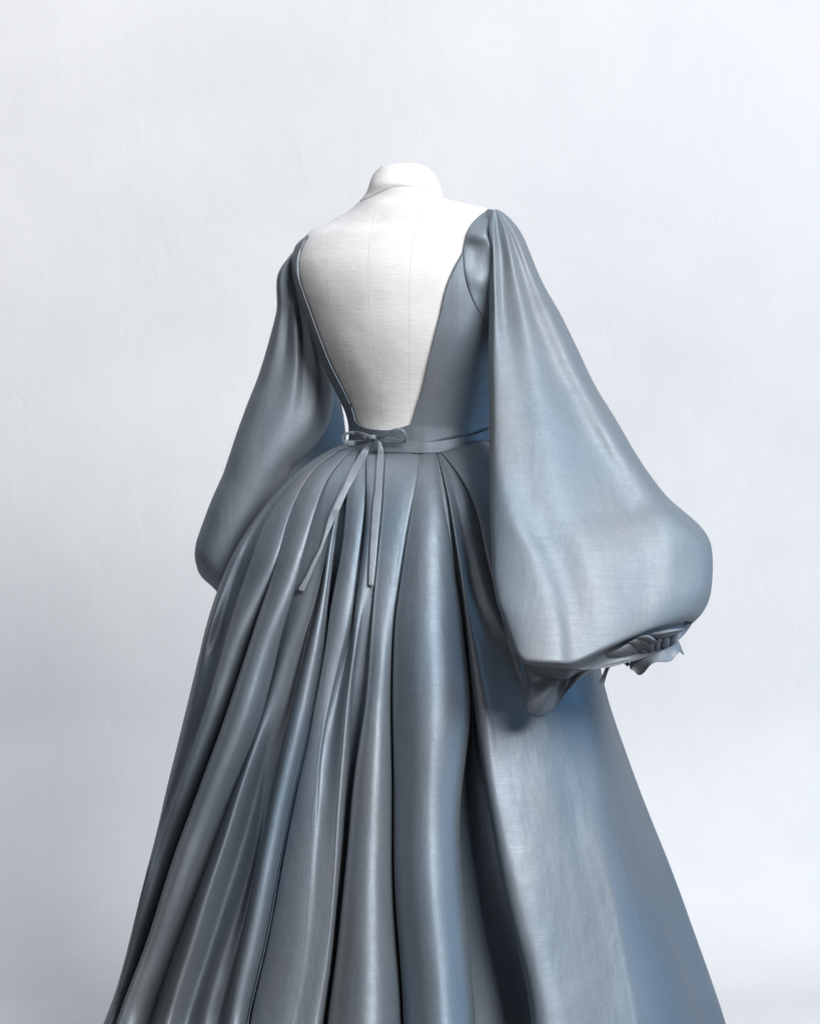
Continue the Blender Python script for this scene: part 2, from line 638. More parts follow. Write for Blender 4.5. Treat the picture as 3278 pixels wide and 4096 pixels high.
def build_bodice():
    left = T('R1', 335, 492, 300, 532, 272, 582, 262, 630, 268, 680, 282, 745, 305, 815, 348, 935, 402, 1085, 462, 1232, 522, 1352, 578, 1474, 606, 1560)
    bottom = T('R1', 606, 1560, 640, 1588, 700, 1606, 780, 1612, 860, 1598, 928, 1574)
    right = T('R1', 928, 1574, 955, 1480, 990, 1370, 1040, 1150, 1090, 950, 1130, 780, 1180, 660, 1222, 580, 1240, 500, 1275, 430, 1330, 375, 1375, 350)
    off = .0040
    cols = []
    tt = np.linspace(0, 1, 60)
    ul, vl = line_uv(left, tt)
    for u, v in zip(ul, vl):
        cols.append((theta_at(u, v, off), v))
    for u, v in zip(np.linspace(bottom[0, 0], bottom[-1, 0], 26)[1:-1], []):
        pass
    bu = np.linspace(bottom[0, 0], bottom[-1, 0], 28)[1:-1]
    bv = pchip(bottom[:, 0], bottom[:, 1], bu)
    for u, v in zip(bu, bv):
        cols.append((theta_at(u, v, off), v))
    ur, vr = line_uv(right[::-1], tt)
    for u, v in list(zip(ur, vr))[::-1]:
        cols.append((theta_at(u, v, off), v))
    th_end, th_start = cols[-1][0], cols[0][0] + 2 * math.pi
    v_end, v_start = cols[-1][1], cols[0][1]
    for s in np.linspace(0, 1, 60)[1:-1]:
        vt = v_end * (1 - s) + v_start * s + 230 * math.sin(math.pi * s)
        cols.append((th_end * (1 - s) + th_start * s, vt))
    th = np.array([c[0] for c in cols])
    vt = np.array([c[1] for c in cols])
    vb = seam_v(WSEAM, th) + 6
    M = 40
    P = np.empty((M, len(th), 3))
    for i, s in enumerate(np.linspace(0, 1, M)):
        v = vt * (1 - s) + vb * s
        P[i] = torso_pt(th, v, off)
    P = crumple(P, .0007, 16, 9.0, (1, 1, .6))
    o = grid_obj('bodice', P, SILK, DRESS, wrap=True)
    m = o.modifiers.new('thickness', 'SOLIDIFY')
    m.thickness = .003
    m.offset = 0
    return o


BODICE = build_bodice()


def build_waistband():
    th = np.linspace(0, 2 * math.pi, 161)[:-1] - math.pi
    va, vb = seam_v(WSEAM, th), seam_v(WBOT, th)
    P = np.empty((10, len(th), 3))
    for i, s in enumerate(np.linspace(0, 1, 10)):
        bulge = .0058 + .0022 * s
        P[i] = torso_pt(th, va * (1 - s) + (vb + 6) * s, bulge)
    P = crumple(P, .0004, 16, 2.0)
    o = grid_obj('waistband', P, SILK, DRESS, wrap=True)
    m = o.modifiers.new('thickness', 'SOLIDIFY')
    m.thickness = .003
    m.offset = 0
    return o


WAISTBAND = build_waistband()

# ------------------------------------------------------------------ skirt: measured fold lines lofted into one cloth
VH = 4425.0


def off(line, *prof):
    """shift a line in u by a profile of (v, du)"""
    pv = [p[0] for p in prof]
    pu = [p[1] for p in prof]
    q = line.copy()
    q[:, 0] += np.interp(q[:, 1], pv, pu)
    return q


def mid(a, b, f):
    """line a fraction f of the way from line a to line b"""
    v0 = a[0, 1] * (1 - f) + b[0, 1] * f
    vs = np.concatenate([np.linspace(0, .25, 10), np.linspace(.3, 1, 12)])
    ua, va = line_uv(a, vs, VH)
    ub, vb = line_uv(b, vs, VH)
    return np.stack([ua * (1 - f) + ub * f, va * (1 - f) + vb * f], 1)


L0 = T('N', 1374, 1779, 'S1', 1560, 250, 1430, 320, 1300, 400, 1180, 480, 1080, 560, 960, 670, 860, 780, 740, 930, 640, 1060, 540, 1210, 470, 1320,
       400, 1420, 340, 1540, 300, 1640, 270, 1720, 200, 1890, 150, 2040, 110, 2156, 'S3', 330, 150, 285, 330, 250, 490, 225, 600, 200, 720,
       150, 900, 105, 1100, 60, 1300, 30, 1430, 0, 1530, 'S5', 490, 0, 450, 200, 385, 450, 330, 640, 280, 850, 230, 1080, 180, 1280, 120, 1480,
       80, 1640, 62, 1700, 'N', 405, 4120, 340, 4250, 300, VH)
V1 = T('N', 1378, 1780, 'S1', 1400, 375, 1180, 530, 1000, 710, 850, 880, 720, 1060, 620, 1250, 520, 1450, 420, 1700, 340, 1950, 290, 2156,
       'S3', 440, 200, 380, 400, 350, 560, 345, 680, 300, 860, 260, 1050, 200, 1250, 140, 1450, 70, 1650, 10, 1850, 'S5', 420, 330, 360, 560, 260, 1000,
       200, 1230, 150, 1450, 90, 1700, 'N', 320, VH)
F1e = T('N', 1382, 1781, 'S1', 1420, 400, 1220, 520, 1010, 750, 870, 930, 750, 1090, 690, 1220, 650, 1380, 590, 1560, 530, 1720, 470, 1900, 420, 2020, 390, 2156,
        'S3', 560, 150, 510, 320, 470, 480, 430, 650, 385, 770, 340, 940, 290, 1120, 240, 1270, 190, 1390, 130, 1550, 60, 1750, 20, 1900,
        'S5', 545, 20, 505, 140, 450, 300, 400, 430, 345, 680, 290, 880, 240, 1080, 190, 1290, 130, 1490, 92, 1640, 74, 1710, 'N', 330, VH)
F1r = T('N', 1400, 1787, 'S1', 1640, 290, 1500, 370, 1400, 430, 1310, 510, 1180, 680, 1120, 850, 1040, 960, 1010, 1080, 985, 1180, 960, 1330, 930, 1410, 880, 1560, 850, 1680, 800, 1830,
        740, 2000, 690, 2156, 'S3', 810, 150, 770, 350, 720, 500, 670, 640, 620, 800, 570, 960, 520, 1110, 470, 1260, 420, 1400, 350, 1560, 280, 1750,
        210, 1971, 'S5', 580, 400, 480, 730, 380, 1080, 310, 1280, 240, 1420, 140, 1700, 'N', 370, VH)
F2h = T('N', 1412, 1790, 'S1', 1560, 440, 1430, 560, 1330, 760, 1270, 950, 1220, 1130, 1160, 1350, 1100, 1560, 1030, 1800, 960, 2050, 'S3', 1060, 150, 1000, 400, 930, 600, 850, 830,
        770, 1030, 700, 1220, 600, 1450, 480, 1800, 'S5', 880, 130, 760, 430, 620, 720, 540, 980, 430, 1230, 330, 1450, 250, 1700, 'N', 450, VH)
F2r = T('N', 1424, 1794, 'S1', 1720, 330, 1620, 430, 1540, 520, 1470, 590, 1420, 710, 1370, 850, 1320, 1000, 1280, 1150, 1230, 1330, 1190, 1480, 1150, 1640, 1110, 1820, 1070, 1980,
        1030, 2156, 'S3', 1080, 220, 1040, 400, 1010, 540, 970, 730, 920, 900, 885, 1080, 840, 1230, 790, 1400, 740, 1530, 690, 1640, 640, 1760, 590, 1890,
        'S5', 1000, 0, 930, 190, 840, 480, 770, 660, 690, 870, 620, 1050, 550, 1230, 490, 1420, 440, 1580, 400, 1717, 'N', 500, VH)
F4e = T('N', 1436, 1800, 'S2', 100, 900, 50, 1080, 20, 1250, 'S1', 1390, 1980, 1350, 2156, 'S3', 1380, 200, 1320, 400, 1270, 620, 1220, 830, 1170, 1000, 1130, 1180, 1100, 1350, 1060, 1500,
        1020, 1650, 985, 1830, 960, 1971, 'S5', 1280, 150, 1240, 350, 1200, 560, 1160, 780, 1120, 980, 1080, 1120, 1050, 1250, 1020, 1400, 990, 1550, 960, 1717, 'N', 850, VH)
F4h = T('N', 1438, 1801, 'S2', 105, 930, 65, 1200, 35, 1450, 0, 1750, 'S3', 1460, 50, 1420, 300, 1370, 520, 1320, 800, 1270, 1050, 1220, 1300, 1160, 1500, 1090, 1800,
        'S5', 1420, 50, 1360, 330, 1300, 600, 1240, 850, 1190, 1050, 1160, 1200, 1110, 1400, 1060, 1650, 'N', 930, VH)
F4r = T('N', 1441, 1803, 'S2', 122, 900, 95, 1100, 70, 1350, 40, 1650, 10, 1900, 'S3', 1490, 200, 1475, 420, 1450, 600, 1415, 800, 1380, 950, 1350, 1100, 1335, 1250, 1310, 1400, 1260, 1560,
        1210, 1750, 1170, 1971, 'S5', 1440, 200, 1380, 520, 1330, 820, 1300, 990, 1265, 1160, 1250, 1240, 1210, 1380, 1150, 1600, 1115, 1717, 'N', 965, VH)
F5e = T('N', 1447, 1808, 'S2', 225, 600, 200, 830, 192, 1000, 172, 1180, 135, 1400, 100, 1550, 60, 1750, 30, 1960, 'S3', 1512, 250, 1484, 480, 1470, 560, 1462, 660, 1436, 760, 1400, 930, 1365, 1090,
        1350, 1250, 1325, 1400, 1275, 1560, 1225, 1750, 1185, 1971, 'S5', 1455, 200, 1395, 520, 1345, 820, 1315, 990, 1280, 1160, 1265, 1240, 1225, 1380, 1165, 1600, 1130, 1717, 'N', 985, VH)
F5r = T('N', 1462, 1803, 'S2', 392, 420, 395, 600, 386, 830, 370, 1000, 347, 1150, 330, 1280, 310, 1450, 285, 1650, 250, 1850, 'S4', 250, 130, 190, 330, 120, 600, 60, 850, 20, 1000,
        'N', 1290, 2980, 1278, 3100, 'S5', 1690, 0, 1660, 400, 1640, 800, 1610, 1150, 1570, 1400, 1500, 1717, 'N', 1130, VH)
F5b = T('N', 1472, 1803, 'S2', 402, 480, 408, 700, 412, 850, 395, 1100, 372, 1250, 345, 1500, 312, 1680, 290, 1830, 'S4', 262, 20, 245, 250, 235, 430, 210, 600, 180, 800, 155, 1000, 140, 1200, 110, 1500,
        95, 1725, 'S6', 275, 0, 255, 400, 240, 700, 215, 1000, 180, 1300, 140, 1500, 90, 1717, 'N', 1215, VH)
VC = T('N', 1520, 1804, 'S2', 500, 900, 470, 1300, 420, 1700, 'S4', 330, 100, 300, 350, 262, 560, 240, 700, 240, 900, 232, 1150, 228, 1300, 225, 1400, 210, 1560, 200, 1725,
       'S6', 360, 0, 345, 250, 325, 500, 300, 700, 282, 900, 262, 1150, 240, 1350, 215, 1500, 180, 1717, 'N', 1270, VH)
F6e = T('N', 1546, 1806, 'S2', 592, 360, 570, 700, 545, 1000, 510, 1350, 480, 1650, 466, 1900, 'S4', 398, 200, 385, 420, 375, 570, 360, 780, 350, 930, 310, 1130, 285, 1300, 265, 1400, 245, 1560, 230, 1725,
        'S6', 375, 250, 355, 520, 330, 700, 310, 900, 290, 1150, 265, 1350, 240, 1480, 210, 1717, 'N', 1285, VH)
F6h = T('N', 1640, 1812, 'S2', 800, 500, 760, 800, 740, 1100, 710, 1400, 670, 1800, 'S4', 560, 150, 540, 400, 518, 620, 500, 800, 475, 1000, 455, 1200, 442, 1500, 'S6', 560, 0, 555, 250, 520, 550, 480, 900,
        440, 1200, 428, 1450, 410, 1717, 'N', 1400, VH)
F7e = T('N', 1679, 1812, 'S2', 920, 420, 880, 700, 850, 850, 812, 1050, 790, 1200, 760, 1400, 722, 1650, 690, 1850, 'S4', 598, 100, 590, 400, 580, 700, 576, 900, 580, 1100, 590, 1400, 595, 1725,
        'S6', 716, 500, 735, 900, 760, 1200, 785, 1450, 795, 1717, 'N', 1622, VH)
F7h = T('N', 1712, 1812, 'S2', 1000, 500, 1010, 900, 1040, 1300, 1060, 1650, 'S4', 900, 50, 915, 300, 935, 600, 950, 880, 985, 1100, 1008, 1300, 1020, 1500, 'S6', 1112, 0, 1125, 300, 1140, 600, 1140, 900,
        1165, 1200, 1185, 1500, 1200, 1717, 'N', 1840, VH)
F7r = T('N', 1742, 1810, 'S2', 1110, 500, 1170, 800, 1225, 1100, 1270, 1400, 1310, 1700, 'S4', 1160, 0, 1188, 250, 1215, 500, 1240, 700, 1262, 900, 1250, 1050, 1225, 1250, 1195, 1500,
        'S6', 1225, 0, 1218, 350, 1235, 550, 1260, 800, 1285, 1050, 1305, 1250, 1330, 1500, 1350, 1717, 'N', 1915, VH)
F8e = T('N', 1747, 1809, 'S2', 1140, 420, 1190, 620, 1230, 820, 1260, 1010, 1290, 1200, 1315, 1400, 1345, 1620, 1370, 1800, 'S4', 1190, 0, 1210, 150, 1225, 350, 1245, 560, 1265, 760, 1290, 950, 1310, 1150,
        1330, 1330, 1360, 1550, 'S7', 20, 0, 50, 200, 90, 430, 125, 600, 150, 800, 185, 950, 225, 1120, 270, 1280, 320, 1450, 345, 1600, 355, 1717, 'N', 2135, VH)
F8h = T('N', 1749, 1809, 'S2', 1190, 560, 1240, 800, 1280, 1050, 1320, 1300, 1365, 1560, 1390, 1750, 'S4', 1215, 0, 1250, 200, 1290, 450, 1330, 650, 1370, 850, 1400, 1050, 1420, 1300, 'S7', 80, 0, 110, 250,
        150, 450, 200, 700, 250, 900, 310, 1150, 370, 1350, 420, 1600, 'N', 2185, 4200, 2215, VH)
N8 = T('N', 1750, 1809, 'S2', 1230, 500, 1310, 800, 1370, 1100, 1420, 1400, 1470, 1700, 'S4', 1380, 200, 1460, 500, 1500, 750, 1540, 1000, 'S7', 250, 0, 290, 250, 350, 500, 420, 800, 500, 1100, 570, 1400, 620, 1700, 'N', 2330, VH)
B9 = T('N', 1752, 1808, 'S2', 1290, 500, 1400, 850, 1470, 1200, 1540, 1500, 1600, 1800, 'S4', 1560, 250, 1650, 550, 1700, 800, 'S7', 420, 0, 470, 250, 540, 500, 600, 800, 680, 1100, 760, 1400, 820, 1700, 'N', 2470, VH)
F9e = T('N', 1756, 1807, 'S2', 1200, 350, 1300, 470, 1390, 610, 1460, 760, 1510, 880, 1535, 1000, 1550, 1120, 1590, 1330, 1650, 1540, 1740, 1900, 'N', 2060, 2620, 2170, 2850, 'S7', 560, 0, 600, 250, 650, 500, 710, 800, 780, 1100, 850, 1400, 900, 1700, 'N', 2510, VH)
F9h = T('N', 1790, 1798, 'S2', 1380, 420, 1530, 650, 1620, 900, 1680, 1200, 'N', 2070, 2350, 2190, 2600, 2270, 2800, 'S7', 640, 0, 660, 200, 700, 430, 750, 650, 800, 830, 840, 1000, 890, 1250, 940, 1480, 975, 1717, 'N', 2560, VH)
F10 = T('N', 1850, 1781, 'S2', 1500, 330, 1600, 420, 1680, 550, 'N', 2060, 2100, 2160, 2350, 2260, 2600, 2320, 2800, 'S7', 740, 0, 742, 200, 772, 430, 822, 650, 862, 830, 892, 1000, 942, 1250, 987, 1480, 1022, 1717, 'N', 2600, VH)
R0m = T('N', 1910, 1765, 2010, 1850, 2130, 2020, 2240, 2280, 2330, 2560, 2390, 2780, 'S7', 850, 0, 880, 200, 930, 430, 990, 650, 1040, 830, 1100, 1000, 1180, 1250, 1270, 1480, 1320, 1717, 'N', 2790, VH)
R0 = T('N', 1953, 1757, 2040, 1830, 2160, 1980, 2270, 2230, 2360, 2500, 'R5', 870, 1240, 880, 1320, 930, 1480, 970, 1580, 1015, 1725, 'S7', 985, 130, 1040, 280, 1110, 460, 1180, 620, 1250, 800, 1320, 1000,
       1400, 1220, 1470, 1420, 1530, 1580, 1575, 1717, 'N', 2985, VH)

F3h = T('N', 1427, 1796, 'S1', 1650, 560, 1500, 900, 1400, 1250, 1300, 1650, 1180, 2050, 'S3', 1080, 500, 1000, 800, 905, 1100, 850, 1260, 800, 1400, 750, 1560, 690, 1700, 630, 1880,
        'S5', 1040, 30, 960, 330, 870, 560, 800, 780, 740, 1000, 660, 1250, 600, 1420, 530, 1650, 'N', 590, VH)
N3 = T('N', 1430, 1797, 'S1', 1690, 600, 1560, 950, 1450, 1300, 1340, 1750, 1260, 2100, 'S3', 1160, 500, 1080, 800, 1000, 1100, 930, 1350, 870, 1600, 800, 1900, 'S5', 1130, 200, 1030, 560, 930, 850, 860, 1100, 760, 1400, 660, 1700, 'N', 680, VH)
B3 = T('N', 1432, 1798, 'S1', 1715, 680, 1600, 1000, 1490, 1350, 1390, 1800, 1320, 2100, 'S3', 1230, 500, 1140, 900, 1050, 1180, 960, 1400, 890, 1600, 868, 1900, 'S5', 1225, 150, 1190, 400, 1130, 620, 1070, 820, 1010, 1000, 930, 1200, 870, 1400, 800, 1650,
       'N', 770, VH)
N4 = T('N', 1434, 1799, 'S2', 90, 880, 35, 1080, -5, 1300, 'S3', 1370, 60, 1310, 330, 1240, 620, 1180, 900, 1110, 1200, 1060, 1450, 1000, 1700, 'S5', 1290, 60, 1250, 250, 1200, 500, 1140, 800, 1080, 1050, 1040, 1200, 980, 1400, 900, 1700, 'N', 815, VH)

def skirt_base(t):
    """plain bell shape under the folds: returns y(u) for rows t"""
    uL, vL = line_uv(L0, t, VH)
    uR, vR = line_uv(R0, t, VH)
    uL, uR = smooth1(uL, 40), smooth1(uR, 40)
    hw, uc = (uR - uL) / 2, (uR + uL) / 2
    asp = smooth1(np.interp(t, [0, .06, .2, 1], [.80, .78, .74, .72]), 60)
    B = asp * hw * CAM_D / FPX
    shear = smooth1(np.interp(t, [0, .1, .4], [.035, .03, .0]), 80)

    def y(u):
        q = np.clip((u - uc) / hw, -1, 1)
        # rounder than an ellipse near the rim, so the side folds keep some width
        return .006 - B * np.sqrt(np.clip(1 - np.abs(q) ** 2.2, 0, 1)) - shear * q
    return y, B


# (line, depth towards the viewer in cm at full fold size; may vary down the skirt)
def fold(A, Bq, dA, dB, kap, fs=(0, .13, .30, .5, .70, .87, 1), skew=1.0, tau=0.0):
    """a rounded fold between two edge lines: its crown rises in proportion to its width;
    tau turns it square to the viewer, so that it overlaps its neighbour like a tile"""
    out = []
    for f in fs:
        def d(t, v, base, f=f):
            ua, va = line_uv(A, t, VH)
            ub, vb = line_uv(Bq, t, VH)
            ua, ub = smooth1(ua, 40), smooth1(ub, 40)
            w = np.maximum(ub - ua, 0) * CAM_D / FPX * 100
            h = f ** skew
            flat = (1 - f) * dprof(dA, va) + f * dprof(dB, vb)
            um = ua * (1 - f) + ub * f
            turn = (base(um) - .5 * (base(ua) + base(ub))) * 100
            return flat, 1.45 * dprof(kap, va) * w * (1 - (2 * h - 1) ** 2) + dprof(tau, va) * turn
        out.append((mid(A, Bq, f) if 0 < f < 1 else (A if f == 0 else off(Bq, (0, -2), (9999, -2))), d))
    return out


def rel(prof):
    return ('rel', prof)


SK = [
    (L0, 0.0), (mid(L0, V1, .4), [(1800, .4), (2500, .2), (3000, .2)]), (V1, [(1800, -1.0), (2100, -2.0), (2500, -2.6), (2700, -1.4), (3300, -.4)]),
    (off(F1e, (1800, 6), (2400, 14), (3200, 6)), [(1800, -1.0), (2400, -1.8), (3000, -.8), (3400, 0)]),
    *fold(F1e, F1r, [(1800, 0), (2400, .2), (3400, .3)], [(1800, .9), (2200, 1.0), (2450, -.4), (2800, -1.2), (4000, -1.6)], [(1800, .1), (2300, .2), (3000, .26)], tau=[(1900, 0), (2250, .2), (2600, 1.0), (4000, 1.0)]),
    (off(F1r, (1800, -9), (2150, -16), (2300, 8), (3200, 12)), rel([(1800, -1.0), (2200, -1.6), (2500, -.6), (4000, -.8)])),
    *fold(F1r, F2r, [(1800, -.3), (2200, 0), (2500, .1), (4000, .3)], [(1800, .4), (2300, .2), (2700, -1.0), (3200, -1.4), (4000, -1.6)], [(1800, .1), (2300, .2), (3000, .34)], skew=1.1, tau=[(1900, 0), (2250, .2), (2600, 1.1), (4000, 1.3)]),
    (off(F2r, (1800, -6), (2300, -14), (4000, -12)), rel([(1800, -.8), (2300, -1.5), (2900, -1.3), (4000, -.5)])),
    (F3h, [(1800, -.7), (2300, -1.7), (2800, -2.1), (3050, -1.2), (3400, -.2), (4000, .5)]),
    (N3, [(1800, -.7), (2300, -1.8), (2800, -2.5), (3200, -3.6), (4000, -2.7)]),
    (B3, [(1800, -.7), (2300, -1.9), (2800, -2.8), (3200, -3.7), (3600, -2.7), (4000, -1.5)]),
    (N4, [(1800, -.9), (2300, -2.3), (2800, -3.2), (3200, -3.9), (4000, -2.3)]),
    (off(F4e, (1800, 2), (2200, 6), (3400, 12), (3900, 3)), [(1800, -.9), (2300, -2.0), (3000, -2.6), (3600, -2.0), (4000, -1.2)]),
    (F4e, [(1800, -.8), (2150, -1.2), (2500, -.8), (3200, -.3), (4000, 0)]),
    *fold(F4e, F4r, [(1800, -.8), (2150, -1.2), (2500, -.8), (3200, -.3), (4000, 0)], [(1800, -1.2), (2150, -1.6), (2500, -1.6), (3200, -1.6), (4000, -1.0)], [(1800, .1), (2150, .3), (4000, .30)], (.16, .36, .56, .74, .88), tau=1.2),
    (F4r, [(1800, -.9), (2150, -.9), (2500, -.6), (3200, -.5), (4000, -.1)]),
    (off(mid(F4r, F5e, .5), (1800, 0), (3000, -4), (4000, -10)), [(1800, -1.6), (2150, -3.4), (2600, -3.8), (3000, -2.4), (4000, -1.4)]),
    (off(F5e, (1800, 4), (2600, 10), (3000, 2), (4000, 0)), [(1800, -1.4), (2150, -2.4), (2600, -2.4), (3000, -1.7), (4000, -.8)]),
    (F5e, [(1800, 0), (2150, .1), (2600, .2), (3000, -.1), (4000, -.2)]),
    *fold(F5e, F5r, [(1800, 0), (2150, .1), (2600, .2), (3000, 0), (4000, -.1)], [(1800, 0), (2000, .4), (2250, .2), (2700, -.4), (3000, .2), (4000, .6)], [(1800, .12), (2400, .12), (3000, .06)], (.14, .4, .66, .87)),
    (F5r, [(1800, 0), (2000, .3), (2250, .2), (2700, -.5), (3000, -.3), (3400, .3), (4000, .6)]),
    (off(mid(F5r, F5b, .4), (1800, -2), (2150, -4), (2400, 0)), [(1800, -1), (2000, -1.4), (2150, -2.4), (2300, -1.0), (2450, -1.0), (2700, -.9), (3000, -.5), (3400, .3), (4000, .6)]),
    (F5b, [(1800, -.4), (2100, -.2), (2500, .2), (3000, .4), (4000, .7)]),
    (mid(F5b, VC, .3), [(1800, 0), (2300, .6), (3000, .6), (4000, .6)]),
    (mid(F5b, VC, .65), [(1800, 0), (2300, .5), (2700, .2), (3000, -.1), (4000, 0)]),
    (VC, [(1800, -.1), (2300, .2), (2700, -.8), (3000, -1.8), (4000, -1.8)]),
    (off(F6e, (1800, 2), (2400, 5), (3000, 12)), [(1800, -.5), (2300, -.5), (2700, -1.5), (3000, -2.6), (4000, -2.8)]),
    (F6e, [(1800, 0), (2300, .2), (3000, 0), (4000, -.3)]),
    *fold(F6e, F7e, [(1800, 0), (2300, .2), (3000, 0), (4000, -.3)], [(1800, 0), (2300, -.1), (2600, -1.2), (3000, -2.4), (4000, -3.2)], [(1800, .04), (2350, .06), (2700, .22), (3000, .27)], (.12, .28, .46, .62, .78, .92), 1.2),
    (off(F7e, (1800, 3), (2400, 6), (2600, 16)), [(1800, -.3), (2300, -.7), (2600, -2.2), (3000, -3.2), (4000, -4.2)]),
    (F7e, [(1800, .2), (2300, .4), (3000, -.6), (4000, -1.4)]),
    *fold(F7e, F7r, [(1800, .2), (2300, .4), (3000, -.6), (4000, -1.3)], [(1800, .2), (2300, .0), (3000, -.8), (4000, -1.4)], [(1800, .09), (2300, .15), (2700, .21), (3000, .25), (4000, .29)], (.06, .17, .34, .52, .68, .83, .94), 1.1),
    (F7r, [(1800, .1), (2300, -.1), (3000, -.9), (4000, -1.6)]),
    (off(F7r, (1800, -2), (2600, -6), (4000, -30)), [(1800, -.8), (2300, -1.6), (3000, -4.0), (4000, -5)]),
    (mid(F7r, F8e, .45), [(1800, -.8), (2300, -1.8), (3000, -6.0), (3600, -6.5), (4000, -6.5)]),
    (off(F8e, (1800, 2), (2600, 10), (4000, 40)), [(1800, -.9), (2300, -1.8), (3000, -5.0), (4000, -7)]),
    (F8e, [(1800, .1), (2300, .2), (3000, -.9), (4000, -1.3)]),
    (mid(F8e, F8h, .4), [(1800, .3), (2300, .7), (3000, .3), (4000, .1)]),
    (F8h, [(1800, .3), (2300, .8), (3000, 1.0), (4000, 1.0)]),
    (mid(F8h, N8, .4), [(1800, 0), (2300, -.1), (2700, .4), (3200, 1.3), (4000, 1.5)]),
    (N8, [(1800, -.2), (2300, -.8), (2700, .1), (3200, 1.3), (4000, 1.5)]),
    (B9, [(1800, -.2), (2100, -.5), (2300, -.2), (2700, .3), (3200, 1.3), (4000, 1.5)]),
    (off(F9e, (1800, 2), (2300, 8), (2500, -4), (2800, -22)), [(1800, -.4), (2100, -1.1), (2400, -.4), (2600, .3), (3000, 1.2), (4000, 1.6)]),
    (F9e, [(1800, .3), (2100, .5), (2500, .4), (2700, .7), (3000, 1.3), (4000, 1.7)]),
    (F9h, [(1800, .8), (2100, 1.2), (2500, 1.0), (3000, 1.7), (4000, 2.1)]),
    (F10, [(1800, -.3), (2000, -.6), (2400, .6), (3000, 2.0), (4000, 2.4)]),
    (mid(F10, R0m, .4), [(1800, .2), (2000, -.1), (2400, .7), (3000, 1.7), (4000, 2.1)]),
    (R0m, [(1800, .6), (2400, .6), (3000, .3), (4000, .3)]),
    (R0, 0.0),
]


def dprof(d, v):
    if isinstance(d, (int, float)):
        return np.full(v.shape, float(d))
    return pchip([p[0] for p in d], [p[1] for p in d], np.clip(v, d[0][0], d[-1][0])) if len(d) > 1 else np.full(v.shape, d[0][1])


def build_skirt():
    R = 300
    t = np.linspace(0, 1, R) ** 1.5
    base, B = skirt_base(t)
    xs = []
    prev = None
    for line, d in SK:
        u, v = line_uv(line, t, VH)
        u = smooth1(u, 170)
        g = smooth1(np.interp(v, [1780, 1900, 2150, 2600, 3200, 4400], [.10, .28, .55, .80, 1.0, 1.15]), 40)
        if callable(d):
            flat, crown = d(t, v, base)
            y = base(u) - .01 * smooth1(flat * g + crown, 20)
        elif isinstance(d, tuple):
            y = prev - .018 * smooth1(dprof(d[1], v), 20) * g
        else:
            dd = dprof(d, v)
            y = base(u) - .01 * smooth1(np.where(dd < 0, dd * 1.8, dd), 20) * g
        prev = y
        xs.append(unproj(u, v, y))
    P = np.stack(xs, 1)
    P = spline_across(P, 9)
    # soften the traced lines a little down the length
    for _ in range(2):
        Q = P.copy()
        Q[1:-1] = .25 * P[:-2] + .5 * P[1:-1] + .25 * P[2:]
        P = Q
    P = crumple(P, .0008, 10, 1.3, (1, 1, .4))
    P = crumple(P, .00015, 45, 5.3, (1, 1, .8))
    # far side closes the skirt
    nb = 60
    a = np.linspace(0, math.pi, nb + 2)[1:-1]
    xc = (P[:, 0] + P[:, -1]) / 2
    back = np.empty((R, nb, 3))
    for j, q in enumerate(a):
        fl = 1 + .05 * math.sin(q * 9) * t
        back[:, j, 0] = xc[:, 0] + (P[:, -1, 0] - P[:, 0, 0]) / 2 * math.cos(q)
        back[:, j, 1] = P[:, -1, 1] * (1 + math.cos(q)) / 2 + P[:, 0, 1] * (1 - math.cos(q)) / 2 + B * math.sin(q) * fl
        back[:, j, 2] = P[:, -1, 2] * (1 + math.cos(q)) / 2 + P[:, 0, 2] * (1 - math.cos(q)) / 2
    P = np.concatenate([P, back], 1)
    P[..., 2] = np.maximum(P[..., 2], .004)
    return grid_obj('skirt', P, SILK, DRESS, wrap=True)


SKIRT = build_skirt()


# ------------------------------------------------------------------ sleeves
def sleeve_loft(name, lines, yc, B, sil_l, sil_r, under, rows=190, n=12, back=.6, amp=.0010, seed=0., flat=2.1, turn=0., dsc=1.0, lean=.42):
    t = np.linspace(0, 1, rows) ** 1.15
    uL, vL = line_uv(sil_l, t)
    uR, vR = line_uv(sil_r, t)
    hw = np.maximum((uR - uL) / 2, 12)
    uc = (uR + uL) / 2
    ycv = smooth1(pchip(yc[0], yc[1], t), 40)
    Bv = smooth1(pchip(B[0], B[1], t), 20)
    xs = []
    for line, d in lines:
        u, v = line_uv(line, t)
        u = smooth1(u, 14)
        s = np.clip((u - uc) / hw, -1, 1)
        if callable(d):
            xs.append(unproj(u, v, smooth1(d(u, v, ycv), 4)))
            continue
        y = ycv - Bv * np.clip(1 - np.abs(s) ** flat, 0, 1) ** .5 + turn * t * s - .01 * dsc * smooth1(dprof(d, v), 10)
        xs.append(unproj(u, v, y))
    front = np.stack(xs, 1)
    # far side
    A, Z = front[:, -1], front[:, 0]
    bk = []
    for q in (.2, .4, .6, .8):
        w = A * (1 - q) + Z * q
        w = w.copy()
        w[:, 1] = ycv + np.maximum(w[:, 1] - ycv, 0) + Bv * back * math.sin(math.pi * q)
        bk.append(w)
    P = np.concatenate([front, np.stack(bk, 1)], 1)
    extra = under(P, front.shape[1])
    P = np.concatenate([P] + [e[None] for e in extra], 0)
    P = spline_across(P, n, wrap=True)
    for _ in range(2):
        Q = P.copy()
        Q[1:-1] = .25 * P[:-2] + .5 * P[1:-1] + .25 * P[2:]
        P = Q
    P = crumple(P, amp, 8, seed, (1, 1, .2), lean)
    P = crumple(P, amp * .5, 20, seed + 7, (1, 1, .22), lean)
    P = crumple(P, amp * .15, 40, seed + 3)
    return grid_obj(name, P, SILK_PALE, DRESS, wrap=True)


